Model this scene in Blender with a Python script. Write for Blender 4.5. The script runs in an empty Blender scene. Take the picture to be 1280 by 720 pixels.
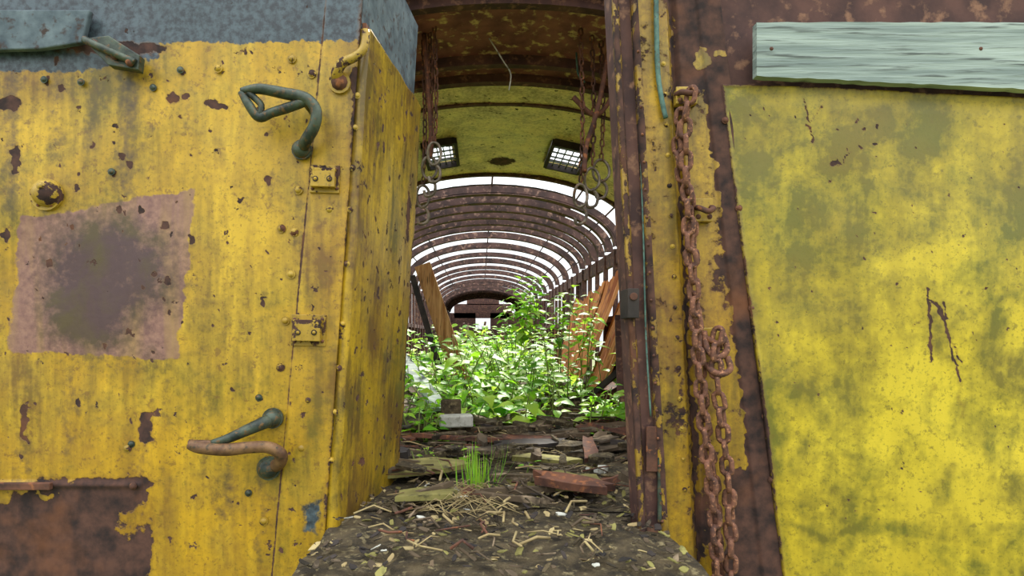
import bpy, bmesh, math, random
import numpy as np
from mathutils import Vector, Matrix
random.seed(7)
sc = bpy.context.scene
ZC = 1.80      # eye height
FL = 1.20      # car floor height
D0 = 1.75      # distance of the car end sheet
K = 0.0025     # wall units are 2.5 mm
X0 = 0.13      # car centre line

def W(u, v, off=0.0):
    return Vector(((u-600)*K, D0-off, ZC+(420-v)*K))

# ------------------------------------------------------------ materials
class NT:
    def __init__(s, name):
        s.m = bpy.data.materials.new(name); s.m.use_nodes = True
        s.t = s.m.node_tree; s.t.nodes.clear()
        s.out = s.n('ShaderNodeOutputMaterial')
        s.b = s.n('ShaderNodeBsdfPrincipled')
        s.l(s.b.outputs[0], s.out.inputs[0])
        s.co = s.n('ShaderNodeTexCoord').outputs['Object']
    def n(s, t): return s.t.nodes.new(t)
    def l(s, a, b): s.t.links.new(a, b)
    def setin(s, sock, v):
        if isinstance(v, bpy.types.NodeSocket): s.l(v, sock)
        elif isinstance(v, (tuple, list)): sock.default_value = (*v[:3], 1) if sock.type == 'RGBA' else v
        else: sock.default_value = v
    def noise(s, scale, detail=4, stretch=None, rough=.55, dist=0):
        n = s.n('ShaderNodeTexNoise'); n.inputs['Scale'].default_value = scale
        n.inputs['Detail'].default_value = detail; n.inputs['Roughness'].default_value = rough
        n.inputs['Distortion'].default_value = dist
        if stretch:
            mp = s.n('ShaderNodeMapping'); mp.inputs['Scale'].default_value = stretch
            s.l(s.co, mp.inputs[0]); s.l(mp.outputs[0], n.inputs[0])
        else: s.l(s.co, n.inputs[0])
        return n.outputs[0]
    def math(s, op, a, b=0.0):
        n = s.n('ShaderNodeMath'); n.operation = op
        s.setin(n.inputs[0], a); s.setin(n.inputs[1], b); return n.outputs[0]
    def rng(s, v, a, b, c=0., d=1.):
        n = s.n('ShaderNodeMapRange'); s.setin(n.inputs[0], v)
        for i, x in enumerate((a, b, c, d)): n.inputs[i+1].default_value = x
        return n.outputs[0]
    def mix(s, f, a, b, mode='MIX'):
        n = s.n('ShaderNodeMix'); n.data_type = 'RGBA'; n.blend_type = mode
        s.setin(n.inputs[0], f); s.setin(n.inputs[6], a); s.setin(n.inputs[7], b)
        return n.outputs[2]
    def attr(s, name):
        n = s.n('ShaderNodeAttribute'); n.attribute_name = name
        p = s.n('ShaderNodeSeparateColor'); s.l(n.outputs['Color'], p.inputs[0]); return p.outputs
    def fin(s, col, rough=.7, bump=None, bs=.3, bd=.004, metal=0., spec=.4):
        s.setin(s.b.inputs['Base Color'], col); s.setin(s.b.inputs['Roughness'], rough)
        s.setin(s.b.inputs['Metallic'], metal); s.b.inputs['Specular IOR Level'].default_value = spec
        if bump is not None:
            n = s.n('ShaderNodeBump'); n.inputs['Strength'].default_value = bs
            n.inputs['Distance'].default_value = bd
            s.l(bump, n.inputs['Height']); s.l(n.outputs[0], s.b.inputs['Normal'])
        return s.m

def lin(r, g, b):
    f = lambda c: (c/255/12.92) if c/255 <= .04045 else ((c/255+.055)/1.055)**2.4
    return (f(r), f(g), f(b))

def rustcol(t):
    r1 = t.noise(22, 6); r2 = t.noise(5, 3)
    c = t.mix(t.rng(r1, .35, .65), lin(42, 31, 30), lin(88, 60, 50))
    return t.mix(t.rng(r2, .56, .78, 0, .55), c, lin(138, 84, 46))

def paint_mat(name, yA, yB, yP, olive, chips=.69, sw=.9, mw=1.5, brown=None):
    t = NT(name)
    m1 = t.attr('mask1'); m2 = t.attr('mask2')
    streak = t.noise(1, 4, (11, 11, 1.1)); fs = t.noise(1, 5, (46, 46, 5))
    med = t.noise(6, 7, dist=.4, rough=.6); fine = t.noise(45, 8, rough=.65); big = t.noise(2.2, 4)
    c = t.mix(t.rng(streak, .36, .64), yA, yB)
    c = t.mix(t.rng(med, .46, .72, 0, .7), c, yP)
    c = t.mix(t.rng(big, .48, .7, 0, .6), c, yB)
    c = t.mix(m2[1], c, yP)
    g = t.math('ADD', m1[2], t.math('MULTIPLY', t.math('SUBTRACT', fs, .5), sw))
    g = t.math('ADD', g, t.math('MULTIPLY', t.math('SUBTRACT', med, .5), mw))
    g = t.math('ADD', g, t.math('MULTIPLY', t.math('SUBTRACT', fine, .5), .8))
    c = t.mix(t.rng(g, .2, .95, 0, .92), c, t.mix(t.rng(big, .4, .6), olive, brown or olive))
    sp = t.noise(110, 3); c = t.mix(t.rng(sp, .57, .68, 0, .45), c, olive)
    sp2 = t.noise(38, 5, rough=.7); c = t.mix(t.rng(sp2, .585, .65, 0, .6), c, brown or olive)
    def edge(m, a, b, lo, hi):
        x = t.math('ADD', m, t.math('MULTIPLY', t.math('SUBTRACT', fine, .5), a))
        x = t.math('ADD', x, t.math('MULTIPLY', t.math('SUBTRACT', med, .5), b))
        return t.rng(x, lo, hi)
    pk = edge(m1[1], .7, .6, .42, .56)
    pcol = t.mix(t.rng(fine, .35, .65), lin(148, 112, 96), lin(118, 84, 78))
    c = t.mix(pk, c, t.mix(t.rng(streak, .46, .64, 0, .65), pcol, lin(156, 126, 70)))
    dk = edge(m2[0], .9, .9, .3, .85)
    c = t.mix(t.math('MULTIPLY', dk, .92), c, t.mix(t.rng(med, .46, .64), lin(72, 54, 56), lin(76, 66, 40)))
    bl = edge(m2[2], .6, .8, .42, .58)
    c = t.mix(bl, c, t.mix(t.rng(fine, .4, .6), lin(76, 90, 98), lin(46, 52, 58)))
    ru = edge(m1[0], .9, .9, .46, .54)
    halo = edge(m1[0], .7, .7, .18, .6)
    c = t.mix(t.math('MULTIPLY', halo, .6), c, lin(112, 74, 30))
    ch = t.noise(17, 6, rough=.65)
    ru = t.math('MAXIMUM', ru, t.rng(ch, chips, chips+.02))
    c = t.mix(ru, c, rustcol(t))
    h = t.math('ADD', t.math('MULTIPLY', fine, .35), t.math('MULTIPLY', ru, -.8))
    h = t.math('ADD', h, t.math('MULTIPLY', med, .5))
    return t.fin(c, t.rng(ru, 0, 1, .40, .9), h, .6, .004)

M = {}
M['yl'] = paint_mat('weathered_yellow_paint', lin(200,158,34), lin(170,132,28), lin(224,190,56), lin(96,84,30), .66, brown=lin(108,76,38))
M['yf'] = paint_mat('worn_yellow_fitting', lin(180,146,44), lin(140,112,36), lin(198,168,72), lin(90,80,36), .54, brown=lin(86,62,38))
M['yd'] = paint_mat('dirty_yellow_paint', lin(190,154,32), lin(152,122,28), lin(214,180,54), lin(84,76,30), .63, 1.3, 2.0, brown=lin(94,66,36))
M['yr'] = paint_mat('mossy_yellow_paint', lin(196,172,42), lin(170,148,36), lin(226,204,54), lin(88,90,32), .715, .45, 2.5, brown=lin(106,94,34))
M['yc'] = paint_mat('cream_yellow_ceiling', lin(252,226,150), lin(240,206,126), lin(252,238,190), lin(176,140,86), .635, brown=lin(150,108,72))

def simple(name, c1, c2, scale=12, rough=.8, stretch=None, bs=.4, c3=None, metal=0., detail=6, bd=.004):
    t = NT(name); n1 = t.noise(scale, detail, stretch); n2 = t.noise(scale*2.7, 5, stretch)
    c = t.mix(t.rng(n1, .36, .64), c1, c2)
    if c3: c = t.mix(t.rng(n2, .55, .68), c, c3)
    return t.fin(c, rough, n2, bs, bd, metal)
M['rust'] = simple('rusty_steel', lin(62,42,36), lin(108,70,52), 14, .85, c3=lin(146,92,56))
M['maroon'] = simple('maroon_rusted_steel', lin(62,42,40), lin(94,64,56), 9, .8, c3=lin(134,98,76))
M['porch'] = simple('flaking_maroon_ceiling', lin(104,60,60), lin(150,96,84), 7, .8, c3=lin(206,180,120))
M['rib'] = simple('rib_steel', lin(56,42,40), lin(96,70,64), 6, .75, c3=lin(152,120,104))
M['orange'] = simple('orange_rust_sheet', lin(150,80,36), lin(206,138,78), 3.2, .8, stretch=(1,1.6,.7), c3=lin(92,52,38))
M['chain'] = simple('rusty_chain_iron', lin(74,50,42), lin(126,84,64), 40, .85, c3=lin(168,118,86))
M['darkiron'] = simple('weathered_dark_iron', lin(40,48,44), lin(78,88,74), 25, .45, c3=lin(106,80,50), metal=.3)
M['hook'] = simple('hook_iron', lin(84,76,66), lin(132,122,106), 25, .5, c3=lin(120,84,56), metal=.3)
M['handle'] = simple('rusty_handle_iron', lin(86,60,44), lin(130,98,66), 25, .55, c3=lin(66,58,44), metal=.2)
M['wood'] = simple('grey_weathered_wood', lin(118,132,128), lin(160,174,166), 1, .85, stretch=(2.2,16,42), c3=lin(84,92,88), bs=.7)
M['bluegrey'] = simple('blue_grey_canvas', lin(64,76,84), lin(104,118,124), 14, .85, c3=lin(62,50,46))
M['oldwood'] = simple('old_brown_wood', lin(54,46,36), lin(98,82,62), 3, .9, stretch=(1.5,1.5,1.5), c3=lin(144,126,102))
M['litter'] = simple('dirt_litter', lin(44,38,28), lin(88,76,54), 16, .95, c3=lin(128,116,84), bs=.9, bd=.02)
M['oliveply'] = simple('mossy_plywood', lin(104,98,52), lin(140,134,76), 8, .9, c3=lin(62,58,36))
M['white'] = simple('pale_chalky_board', lin(164,164,152), lin(206,206,196), 12, .8, c3=lin(120,116,100))
M['plank'] = simple('weathered_sunlit_plank', lin(150,98,52), lin(208,162,106), 1, .8, stretch=(26,6,2), c3=lin(98,70,48))
M['black'] = simple('dark_grime_steel', lin(34,30,28), lin(58,50,46), 12, .8)
M['straw'] = simple('dry_straw', lin(130,112,76), lin(176,158,112), 10, .9)
M['teal'] = simple('faded_teal_cable', lin(58,88,84), lin(96,128,116), 30, .7, c3=lin(80,64,52))
M['ground'] = simple('grassy_ground', lin(62,72,34), lin(96,104,52), 3, .95, c3=lin(110,98,70))

def leafmat(name, c1, c2, tr=.45):
    t = NT(name)
    n1 = t.noise(3.5, 3); at = t.attr('tint')
    c = t.mix(t.rng(n1, .35, .65), c1, c2)
    c = t.mix(at[0], c, lin(206,236,84))
    t.setin(t.b.inputs['Base Color'], c); t.b.inputs['Roughness'].default_value = .5
    tl = t.n('ShaderNodeBsdfTranslucent'); t.l(c, tl.inputs[0])
    ms = t.n('ShaderNodeMixShader'); ms.inputs[0].default_value = tr
    t.l(t.b.outputs[0], ms.inputs[1]); t.l(tl.outputs[0], ms.inputs[2]); t.l(ms.outputs[0], t.out.inputs[0])
    return t.m
M['leaf'] = leafmat('green_leaf', lin(84,156,24), lin(146,210,42), .5)
M['stem'] = simple('green_stem', lin(92,110,50), lin(130,140,70), 12, .7)

# ------------------------------------------------------------ mesh builder
class MB:
    def __init__(s): s.v = []; s.f = []; s.mi = []; s.mats = []; s.sm = []
    def mat(s, k):
        if k not in s.mats: s.mats.append(k)
        return s.mats.index(k)
    def add(s, vs, fs, k, smooth=False):
        o = len(s.v); s.v += [tuple(p) for p in vs]; i = s.mat(k)
        for f in fs: s.f.append(tuple(a+o for a in f)); s.mi.append(i); s.sm.append(smooth)
    def box(s, c, size, k, R=None, jit=0):
        c = Vector(c); vs = []
        for z in (-.5, .5):
            for x, y in ((-.5,-.5), (.5,-.5), (.5,.5), (-.5,.5)):
                p = Vector((x*size[0]*(1+random.uniform(-jit, jit)), y*size[1]*(1+random.uniform(-jit, jit)), z*size[2]))
                if R is not None: p = R @ p
                vs.append(c+p)
        s.add(vs, [(0,3,2,1),(4,5,6,7),(0,1,5,4),(1,2,6,5),(2,3,7,6),(3,0,4,7)], k)
    def prism(s, pts, d, k):
        d = Vector(d); n = len(pts); vs = [Vector(p) for p in pts]+[Vector(p)+d for p in pts]
        s.add(vs, [tuple(range(n)), tuple(range(2*n-1, n-1, -1))]+[(i, (i+1)%n, (i+1)%n+n, i+n) for i in range(n)], k)
    def shard(s, c, L, w, h, k, R):
        n = 11; top = []
        for i in range(n):
            a = 2*math.pi*i/n; ca, sa = math.cos(a), math.sin(a)
            e = max(abs(ca), abs(sa)); q = random.uniform(.62, 1.1)
            top.append((ca/e*L/2*q, sa/e*w/2*random.uniform(.7,1.05)))
        c = Vector(c); vs = [c+R@Vector((x,y,h/2+random.uniform(0,h*.6))) for x,y in top]+[c+R@Vector((x,y,-h/2)) for x,y in top]
        s.add(vs, [tuple(range(n)), tuple(range(2*n-1,n-1,-1))]+[(i,(i+1)%n,(i+1)%n+n,i+n) for i in range(n)], k)
    def tube(s, pts, r, k, n=8, closed=False, interp=0, caps=True):
        P = [Vector(p) for p in pts]; Rr = list(r) if isinstance(r, (list, tuple)) else [r]*len(P)
        if interp:
            Q = []; RR = []; m = len(P); last = m if closed else m-1
            for i in range(last):
                if closed: a, b, c, d = P[i-1], P[i], P[(i+1)%m], P[(i+2)%m]
                else: a, b, c, d = P[max(i-1,0)], P[i], P[i+1], P[min(i+2,m-1)]
                for j in range(interp):
                    t = j/interp
                    Q.append(.5*((2*b)+(c-a)*t+(2*a-5*b+4*c-d)*t*t+(3*b-a-3*c+d)*t**3))
                    RR.append(Rr[i]*(1-t)+Rr[(i+1)%m]*t)
            if not closed: Q.append(P[-1]); RR.append(Rr[-1])
            P, Rr = Q, RR
        m = len(P); vs = []; nrm = None
        for i in range(m):
            if closed: tg = P[(i+1)%m]-P[i-1]
            else: tg = P[min(i+1,m-1)]-P[max(i-1,0)]
            tg.normalize()
            if nrm is None:
                a = Vector((0,0,1)) if abs(tg.z) < .8 else Vector((1,0,0)); nrm = tg.cross(a).normalized()
            else:
                nrm = (nrm-tg*nrm.dot(tg))
                nrm.normalize()
            bn = tg.cross(nrm)
            for j in range(n):
                an = 2*math.pi*j/n; vs.append(P[i]+(nrm*math.cos(an)+bn*math.sin(an))*Rr[i])
        fs = []
        for i in range(m if closed else m-1):
            i2 = (i+1)%m
            for j in range(n): fs.append((i*n+j, i*n+(j+1)%n, i2*n+(j+1)%n, i2*n+j))
        if not closed and caps: fs += [tuple(range(n-1,-1,-1)), tuple(range((m-1)*n, m*n))]
        s.add(vs, fs, k, True)
    def dome(s, c, nr, r, h, k, n=10, rings=3):
        c = Vector(c); nr = Vector(nr).normalized(); a = Vector((0,0,1)) if abs(nr.z) < .8 else Vector((1,0,0))
        t = nr.cross(a).normalized(); b = nr.cross(t); vs = []; fs = []
        for i in range(rings):
            ph = i/rings*math.pi/2
            for j in range(n):
                an = 2*math.pi*j/n; vs.append(c+(t*math.cos(an)+b*math.sin(an))*r*math.cos(ph)+nr*h*math.sin(ph))
        vs.append(c+nr*h)
        for i in range(rings-1):
            for j in range(n): fs.append((i*n+j, i*n+(j+1)%n, (i+1)*n+(j+1)%n, (i+1)*n+j))
        for j in range(n): fs.append(((rings-1)*n+j, (rings-1)*n+(j+1)%n, rings*n))
        s.add(vs, fs, k, True)
    def cyl(s, c, nr, r, h, k, n=16):
        c = Vector(c); nr = Vector(nr).normalized(); s.tube([c, c+nr*h], r, k, n)
        s.sm[-(n+2):] = [False]*(n+2)
    def obj(s, name, parent=None, bevel=0):
        me = bpy.data.meshes.new(name); me.from_pydata(s.v, [], s.f)
        for k in s.mats: me.materials.append(M[k])
        me.polygons.foreach_set('material_index', s.mi); me.polygons.foreach_set('use_smooth', s.sm)
        bm = bmesh.new(); bm.from_mesh(me); bmesh.ops.recalc_face_normals(bm, faces=bm.faces); bm.to_mesh(me); bm.free()
        o = bpy.data.objects.new(name, me); sc.collection.objects.link(o)
        if parent: o.parent = parent
        if bevel:
            b = o.modifiers.new('bevel', 'BEVEL'); b.width = bevel; b.segments = 2; b.limit_method = 'ANGLE'
        return o

# ------------------------------------------------------------ noise + mask painting
def vn(x, y, sd=0.):
    xi = np.floor(x); yi = np.floor(y); fx = x-xi; fy = y-yi
    fx = fx*fx*(3-2*fx); fy = fy*fy*(3-2*fy)
    h = lambda a, b: np.modf(np.abs(np.sin(a*127.1+b*311.7+sd*17.3)*43758.5453))[0]
    return (h(xi,yi)*(1-fx)+h(xi+1,yi)*fx)*(1-fy)+(h(xi,yi+1)*(1-fx)+h(xi+1,yi+1)*fx)*fy
def warp(u, v, a=10, sc_=14, sd=40):
    du = (vn(u/sc_,v/sc_,sd)-.5)*a+(vn(u/sc_*2.6,v/sc_*2.6,sd+1)-.5)*a*.6
    dv = (vn(u/sc_,v/sc_,sd+2)-.5)*a+(vn(u/sc_*2.6,v/sc_*2.6,sd+3)-.5)*a*.6
    return u+du, v+dv
def seg(u, v, a, b, w, soft=6):
    ax, ay = a; bx, by = b; dx, dy = bx-ax, by-ay; L = dx*dx+dy*dy+1e-9
    t = np.clip(((u-ax)*dx+(v-ay)*dy)/L, 0, 1)
    d = np.hypot(u-ax-t*dx, v-ay-t*dy); return np.clip(.5+(w-d)/(2*soft), 0, 1)
def ell(u, v, cx, cy, rx, ry, soft=.35):
    d = np.hypot((u-cx)/rx, (v-cy)/ry); return np.clip(.5+(1-d)/(2*soft), 0, 1)
def poly(u, v, pts, soft=8):
    d = np.full(u.shape, 1e9); n = len(pts)
    for i in range(n):
        ax, ay = pts[i]; bx, by = pts[(i+1)%n]; L = math.hypot(bx-ax, by-ay)
        d = np.minimum(d, ((bx-ax)*(v-ay)-(by-ay)*(u-ax))/L)
    return np.clip(.5+d/(2*soft), 0, 1)
mx = np.maximum

def sheet(name, P, U, V, masks, mat, thick=.006, parent=None, backoff=1):
    r, c = U.shape; me = bpy.data.meshes.new(name)
    idx = np.arange(r*c).reshape(r, c)
    F = np.stack([idx[:-1,:-1], idx[1:,:-1], idx[1:,1:], idx[:-1,1:]], -1).reshape(-1, 4)
    me.from_pydata(P.reshape(-1,3).tolist(), [], F.tolist())
    me.polygons.foreach_set('use_smooth', [True]*len(F))
    z = np.zeros((r, c))
    for nm, ks in (('mask1', ('rust','pink','grime')), ('mask2', ('dark','pale','blue'))):
        a = me.color_attributes.new(nm, 'FLOAT_COLOR', 'POINT')
        arr = np.stack([masks.get(k, z)+z for k in ks]+[z+1], -1).astype(np.float32).reshape(-1)
        a.data.foreach_set('color', arr)
    me.materials.append(M[mat]); o = bpy.data.objects.new(name, me); sc.collection.objects.link(o)
    so = o.modifiers.new('thickness', 'SOLIDIFY'); so.thickness = thick; so.offset = -backoff
    if parent: o.parent = parent
    return o

def grid(fl, fr, v0, v1, cols, rows):
    v = np.linspace(v0, v1, rows)[:, None]*np.ones((1, cols)); s = np.linspace(0, 1, cols)[None, :]
    u = fl(v)*(1-s)+fr(v)*s; return u, v
def wp(u, v, off): return np.stack([(u-600)*K, D0-off, ZC+(420-v)*K], -1)
VT, VB = -70, 790

# ------------------------------------------------------------ LEFT END WALL
corner = lambda v: 449-.07*(v-58)
seam = lambda v: 402-.0945*(v-58)
u, v = grid(lambda v: v*0-260, corner, VT, VB, 400, 440)
dent = (vn(u/90, v/120, 1)-.5)*.012+(vn(u/35, v/50, 2)-.5)*.003
step = np.clip((u-seam(v))/3, 0, 1)*.005
off = dent+step
off = off + np.clip(1-np.abs(v-606)/6, 0, 1)*(u < 178)*.008
U, V = warp(u, v, 13, 15); U2, V2 = warp(u, v, 5, 6, 60)
rust = seg(U,V,(187,518),(184,548),8,7); rust = mx(rust, seg(U,V,(32,512),(28,545),4,6)*.9)
rust = mx(rust, poly(U,V,[(-300,598),(60,598),(115,570),(170,580),(192,598),(186,800),(-300,800)],9)*.95)
rust = rust*(1-ell(U,V,55,622,14,7,.5)*.8)*(1-ell(U,V,170,648,26,22,.5)*.6)
for a in [(215,122,8,7),(262,128,8,6),(275,133,10,4),(10,130,17,8),(145,60,60,8),(445,100,6,16),(205,283,5,4),(20,200,5,18),(8,296,4,9),(240,300,4,6),(232,120,5,5)]:
    rust = mx(rust, ell(U2,V2,a[0],a[1],a[2],a[3],.5))
rust = mx(rust, np.clip(.5+(.9-np.abs(u-seam(v)))/3.5, 0, 1)); rust = mx(rust, np.clip(.46-(corner(v)-u)/20, 0, 1)*(.6+.8*vn(u/9,v/30,50)))
rr = random.Random(3)
for i in range(150):
    a, b = rr.uniform(-240, 430), rr.uniform(60, 700)
    rust = mx(rust, ell(U2,V2,a,b,rr.uniform(1,3),rr.uniform(1,4),.6)*.85)
for a, b in [(57,100),(75,108),(18,190),(140,215),(152,195),(95,235),(227,88),(330,380),(335,225),(70,75),(6,295),(300,250),(96,505),(325,497),(60,330),(210,350),(160,205),(148,262),(176,262)]:
    rust = mx(rust, ell(U2,V2,a,b,4,5,.4))
pu, pv = warp(u, v, 7, 22, 70)
pink = poly(pu,pv,[(28,272),(243,238),(222,447),(8,440)],8)
dark = ell(U,V,135,340,90,70,.5)*1.0; dark = mx(dark, ell(U,V,112,380,64,62,.5)*1.0); dark = mx(dark, ell(U,V,130,425,54,34,.9)*.7)
dark = mx(dark, seg(U2,V2,(214,128),(150,220),2,5)*.75); dark = mx(dark, seg(U2,V2,(150,218),(148,270),2.5,5)*.75)
for a,w_,s_ in [((162,70,230),12,.5),((118,100,180),9,.42),((190,80,170),8,.45),((75,90,200),10,.42),((20,90,260),14,.42),((240,80,160),8,.38),((185,545,610),8,.5),((30,540,600),8,.45),((285,590,650),14,.45),((335,90,140),7,.4),((300,300,460),5,.28),((260,440,600),7,.32),((210,455,600),6,.36),((90,450,560),9,.38),((345,195,260),6,.4),((60,270,330),8,.35),((330,590,690),9,.45),((-60,100,400),20,.38),((380,200,300),5,.36),((385,430,520),6,.42)]:
    dark = mx(dark, seg(U,V,(a[0],a[1]),(a[0]-6,a[2]),w_,14)*s_*1.4)
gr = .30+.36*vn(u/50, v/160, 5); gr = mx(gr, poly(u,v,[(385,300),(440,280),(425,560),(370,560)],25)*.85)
gr = mx(gr, poly(u,v,[(-300,50),(350,50),(260,110),(200,170),(-300,200)],60)*.75)  # broad darker tone towards the top left
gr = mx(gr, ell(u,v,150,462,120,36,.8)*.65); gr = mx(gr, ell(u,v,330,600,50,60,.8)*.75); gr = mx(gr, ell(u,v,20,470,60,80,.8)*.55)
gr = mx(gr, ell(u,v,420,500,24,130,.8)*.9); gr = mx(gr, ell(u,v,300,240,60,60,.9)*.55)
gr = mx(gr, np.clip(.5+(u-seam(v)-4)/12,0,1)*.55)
pale = ell(u,v,290,330,70,150,1)*.45; pale = mx(pale, ell(u,v,60,150,120,40,1)*.3)
blue = poly(U2,V2,[(-300,30),(204,30),(196,72),(100,88),(-300,96)],7)
blue = mx(blue, poly(U2,V2,[(-300,-90),(500,-90),(500,52),(-300,56)],5)*.9)
blue = mx(blue, poly(U2,V2,[(378,632),(404,624),(400,668),(376,668)],10)*.75)
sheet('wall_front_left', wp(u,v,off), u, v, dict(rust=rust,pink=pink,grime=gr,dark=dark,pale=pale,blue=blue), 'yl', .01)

# ------------------------------------------------------------ DOOR LEAF (folded inwards)
zt = np.linspace(.96, -.64, 300)[:, None]*np.ones((1, 150)); s = np.linspace(0, 1, 150)[None,:]*np.ones((300,1))
DB = 2.35
def leafx(s, z):
    xf = (corner(420-z*400)-600)*K
    xb = (521-.0597*((420-z*700/DB)-58)-600)*DB/700
    return xf*(1-s)+xb*s
du = s*240; dv = 420-zt*400
DU, DV = warp(du, dv, 10, 14, 80)
P = np.stack([leafx(s, zt)+(vn(du/40,dv/60,3)-.5)*.010, D0+s*(DB-D0), ZC+zt], -1)
rust = np.clip(.55-(240-du)/30, 0, 1)*(.5+vn(du/12,dv/30,51)); rust = mx(rust, ell(DU,DV,205,230,14,60,.7)*.75)
rust = mx(rust, ell(DU,DV,190,110,25,20,.8)*.5); rust = mx(rust, np.clip(.5+(.8-np.abs(du-30))/4, 0, 1)*.8)
rust = mx(rust, np.clip(.5+(.8-np.abs(du-205))/4, 0, 1)*.7)
for i in range(80): rust = mx(rust, ell(DU,DV,rr.uniform(10,230),rr.uniform(60,640),rr.uniform(2,5),rr.uniform(2,6),.6)*.85)
gr = .34+.6*vn(du/45, dv/130, 8); gr = mx(gr, ell(du,dv,140,470,50,110,.8)*.75); gr = mx(gr, ell(du,dv,110,640,90,30,.8)*.7)
sheet('door_1', P, du, dv, dict(rust=rust,grime=gr,pale=ell(du,dv,120,150,80,150,1)*.4,dark=ell(DU,DV,150,420,24,70,.8)*.55), 'yd', .035, backoff=-1)
m = MB()
m.prism([(leafx(0,.965), D0+.012, ZC+.965), (leafx(1,.965), DB, ZC+.965), (leafx(1,1.3), DB, ZC+1.3), (leafx(0,1.3), D0+.012, ZC+1.3)], (-.03,0,0), 'bluegrey')
m.prism([(leafx(0,.955)+.004, D0+.012, ZC+.95),(leafx(1,.955)+.004, DB, ZC+.95),(leafx(1,.955)+.004, DB, ZC+.985),(leafx(0,.955)+.004, D0+.012, ZC+.985)], (.012,0,0), 'rust')
m.obj('trim_1')

# ------------------------------------------------------------ RIGHT END WALL
a0 = lambda v: 766+.0514*(v-58); a1 = lambda v: 798+.058*(v-58); b1 = lambda v: 838+.05*(v-58)
dl = lambda v: 877+.115*(v-58); el = lambda v: 903+.126*(v-105)
u, v = grid(a1, lambda v: el(v)+12, VT, VB, 90, 440)
U, V = warp(u, v, 9, 12, 90)
off = -.012+np.clip((b1(v)-u)/2, 0, 1)*.012+np.clip((u-dl(v))/3, 0, 1)*.006
off = off-np.clip(1-np.abs(u-b1(v)-7)/6,0,1)*.02  # groove shaped in for the dark line the chain casts
rust = np.clip(.5+np.minimum(U-dl(v), el(v)+20-U)/7, 0, 1)
rust = mx(rust, poly(U,V,[(846,-100),(970,-100),(970,112),(846,108)],6)); rust = mx(rust, poly(U,V,[(908,585),(1000,585),(1000,820),(912,820)],6))
rust = mx(rust, np.clip(.5+(3-np.abs(U-b1(v)-7))/5, 0, 1)*.9); rust = mx(rust, np.clip(.5-(u-a1(v))/8,0,1))  # chain's cast shade painted in as a dark line; then rust on the jamb edge
rust = mx(rust, .34+.25*(vn(u/12, v/40, 4)-.5)); rust = mx(rust, ell(U,V,905,300,26,100,.7)*.55)
rust = mx(rust, ell(U,V,885,650,26,50,.6)*.6)
rust = rust*(1-ell(U,V,880,72,12,14,.4)*.9)*(1-ell(U,V,902,66,7,7,.4)*.9)
gr = .40+.5*vn(u/14, v/90, 9); gr = mx(gr, ell(u,v,925,490,25,90,.8)*.8)
sheet('wall_front_centre', wp(u,v,off), u, v, dict(rust=rust,grime=gr,pale=mx(ell(u,v,815,560,16,160,.8),ell(u,v,890,230,14,90,.8))*.4), 'yl', .012)
topE = lambda u: 105+(u-903)*.046
u, v = grid(el, lambda v: v*0+1560, 105, VB, 340, 350)
v = v+(topE(u)-105)*(VB-v)/(VB-105)
U, V = warp(u, v, 12, 16, 100); U2, V2 = warp(u, v, 4, 6, 110); U3, V3 = warp(u, v, 60, 60, 120)
rim = np.minimum(u-el(v), v-topE(u))
off = .006+(vn(u/150, v/170, 11)-.5)*.022+(vn(u/50, v/60, 12)-.5)*.004-.004*np.clip(rim/5,0,1)*np.clip(1-rim/26,0,1)
rust = np.clip(.52-rim/12, 0, 1)
for a, b, w in [((1157,360),(1163,452),1.8),((1172,388),(1200,478),1.7),((1166,378),(1180,400),1.5),((1172,388),(1160,375),1.3),((1200,455),(1190,430),1.3),((1003,125),(1013,178),.8),((1010,155),(1030,128),.6),((1060,192),(1045,210),.6),((1038,207),(1044,205),1.6),((1140,405),(1148,402),.8),((1180,395),(1175,380),1)]:
    rust = mx(rust, seg(U2,V2,a,b,w,1.8))
rust = mx(rust, seg(U,V,(1200,480),(1204,515),3,8)*.48); rust = mx(rust, seg(U,V,(1163,452),(1163,490),2,8)*.45)
for i in range(120): rust = mx(rust, ell(U2,V2,rr.uniform(930,1300),rr.uniform(130,650),rr.uniform(.8,2.2),rr.uniform(.8,2.2),.6)*.8)
gr = .22+.5*vn(U3/70, V3/80, 13)*vn(U3/25,V3/30,14)*1.8
for c in [(1100,150,190,42,.74),(1060,190,60,60,.64),(1150,240,120,60,.74),(1000,330,60,110,.74),(1080,390,90,60,.68),(960,480,40,70,.78),(1010,600,60,50,.7),(1110,600,50,50,.6),(1290,230,80,120,.78),(1050,290,70,60,.64),(935,200,26,100,.78),(1250,470,80,30,.6),(1060,655,230,18,.78),(1200,400,60,60,.5),(1250,600,50,50,.55)]:
    gr = mx(gr, ell(U3,V3,c[0],c[1],c[2],c[3],1.)*c[4]*1.25)
gr = mx(gr, np.clip(.8-rim/60, 0, 1))
pale = mx(ell(U3,V3,1180,500,140,120,1), ell(U3,V3,1200,330,90,90,1)*.6)*.5; pale = mx(pale, ell(U3,V3,1060,540,60,80,1)*.45)
sheet('wall_front_right', wp(u,v,off), u, v, dict(rust=rust,grime=gr,pale=pale), 'yr', .012)
m = MB(); m.prism([W(890,VT,-.03),W(1560,VT,-.03),W(1560,VB,-.03),W(890,VB,-.03)], (0,.02,0), 'maroon'); m.obj('wall_front_backing')

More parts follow.
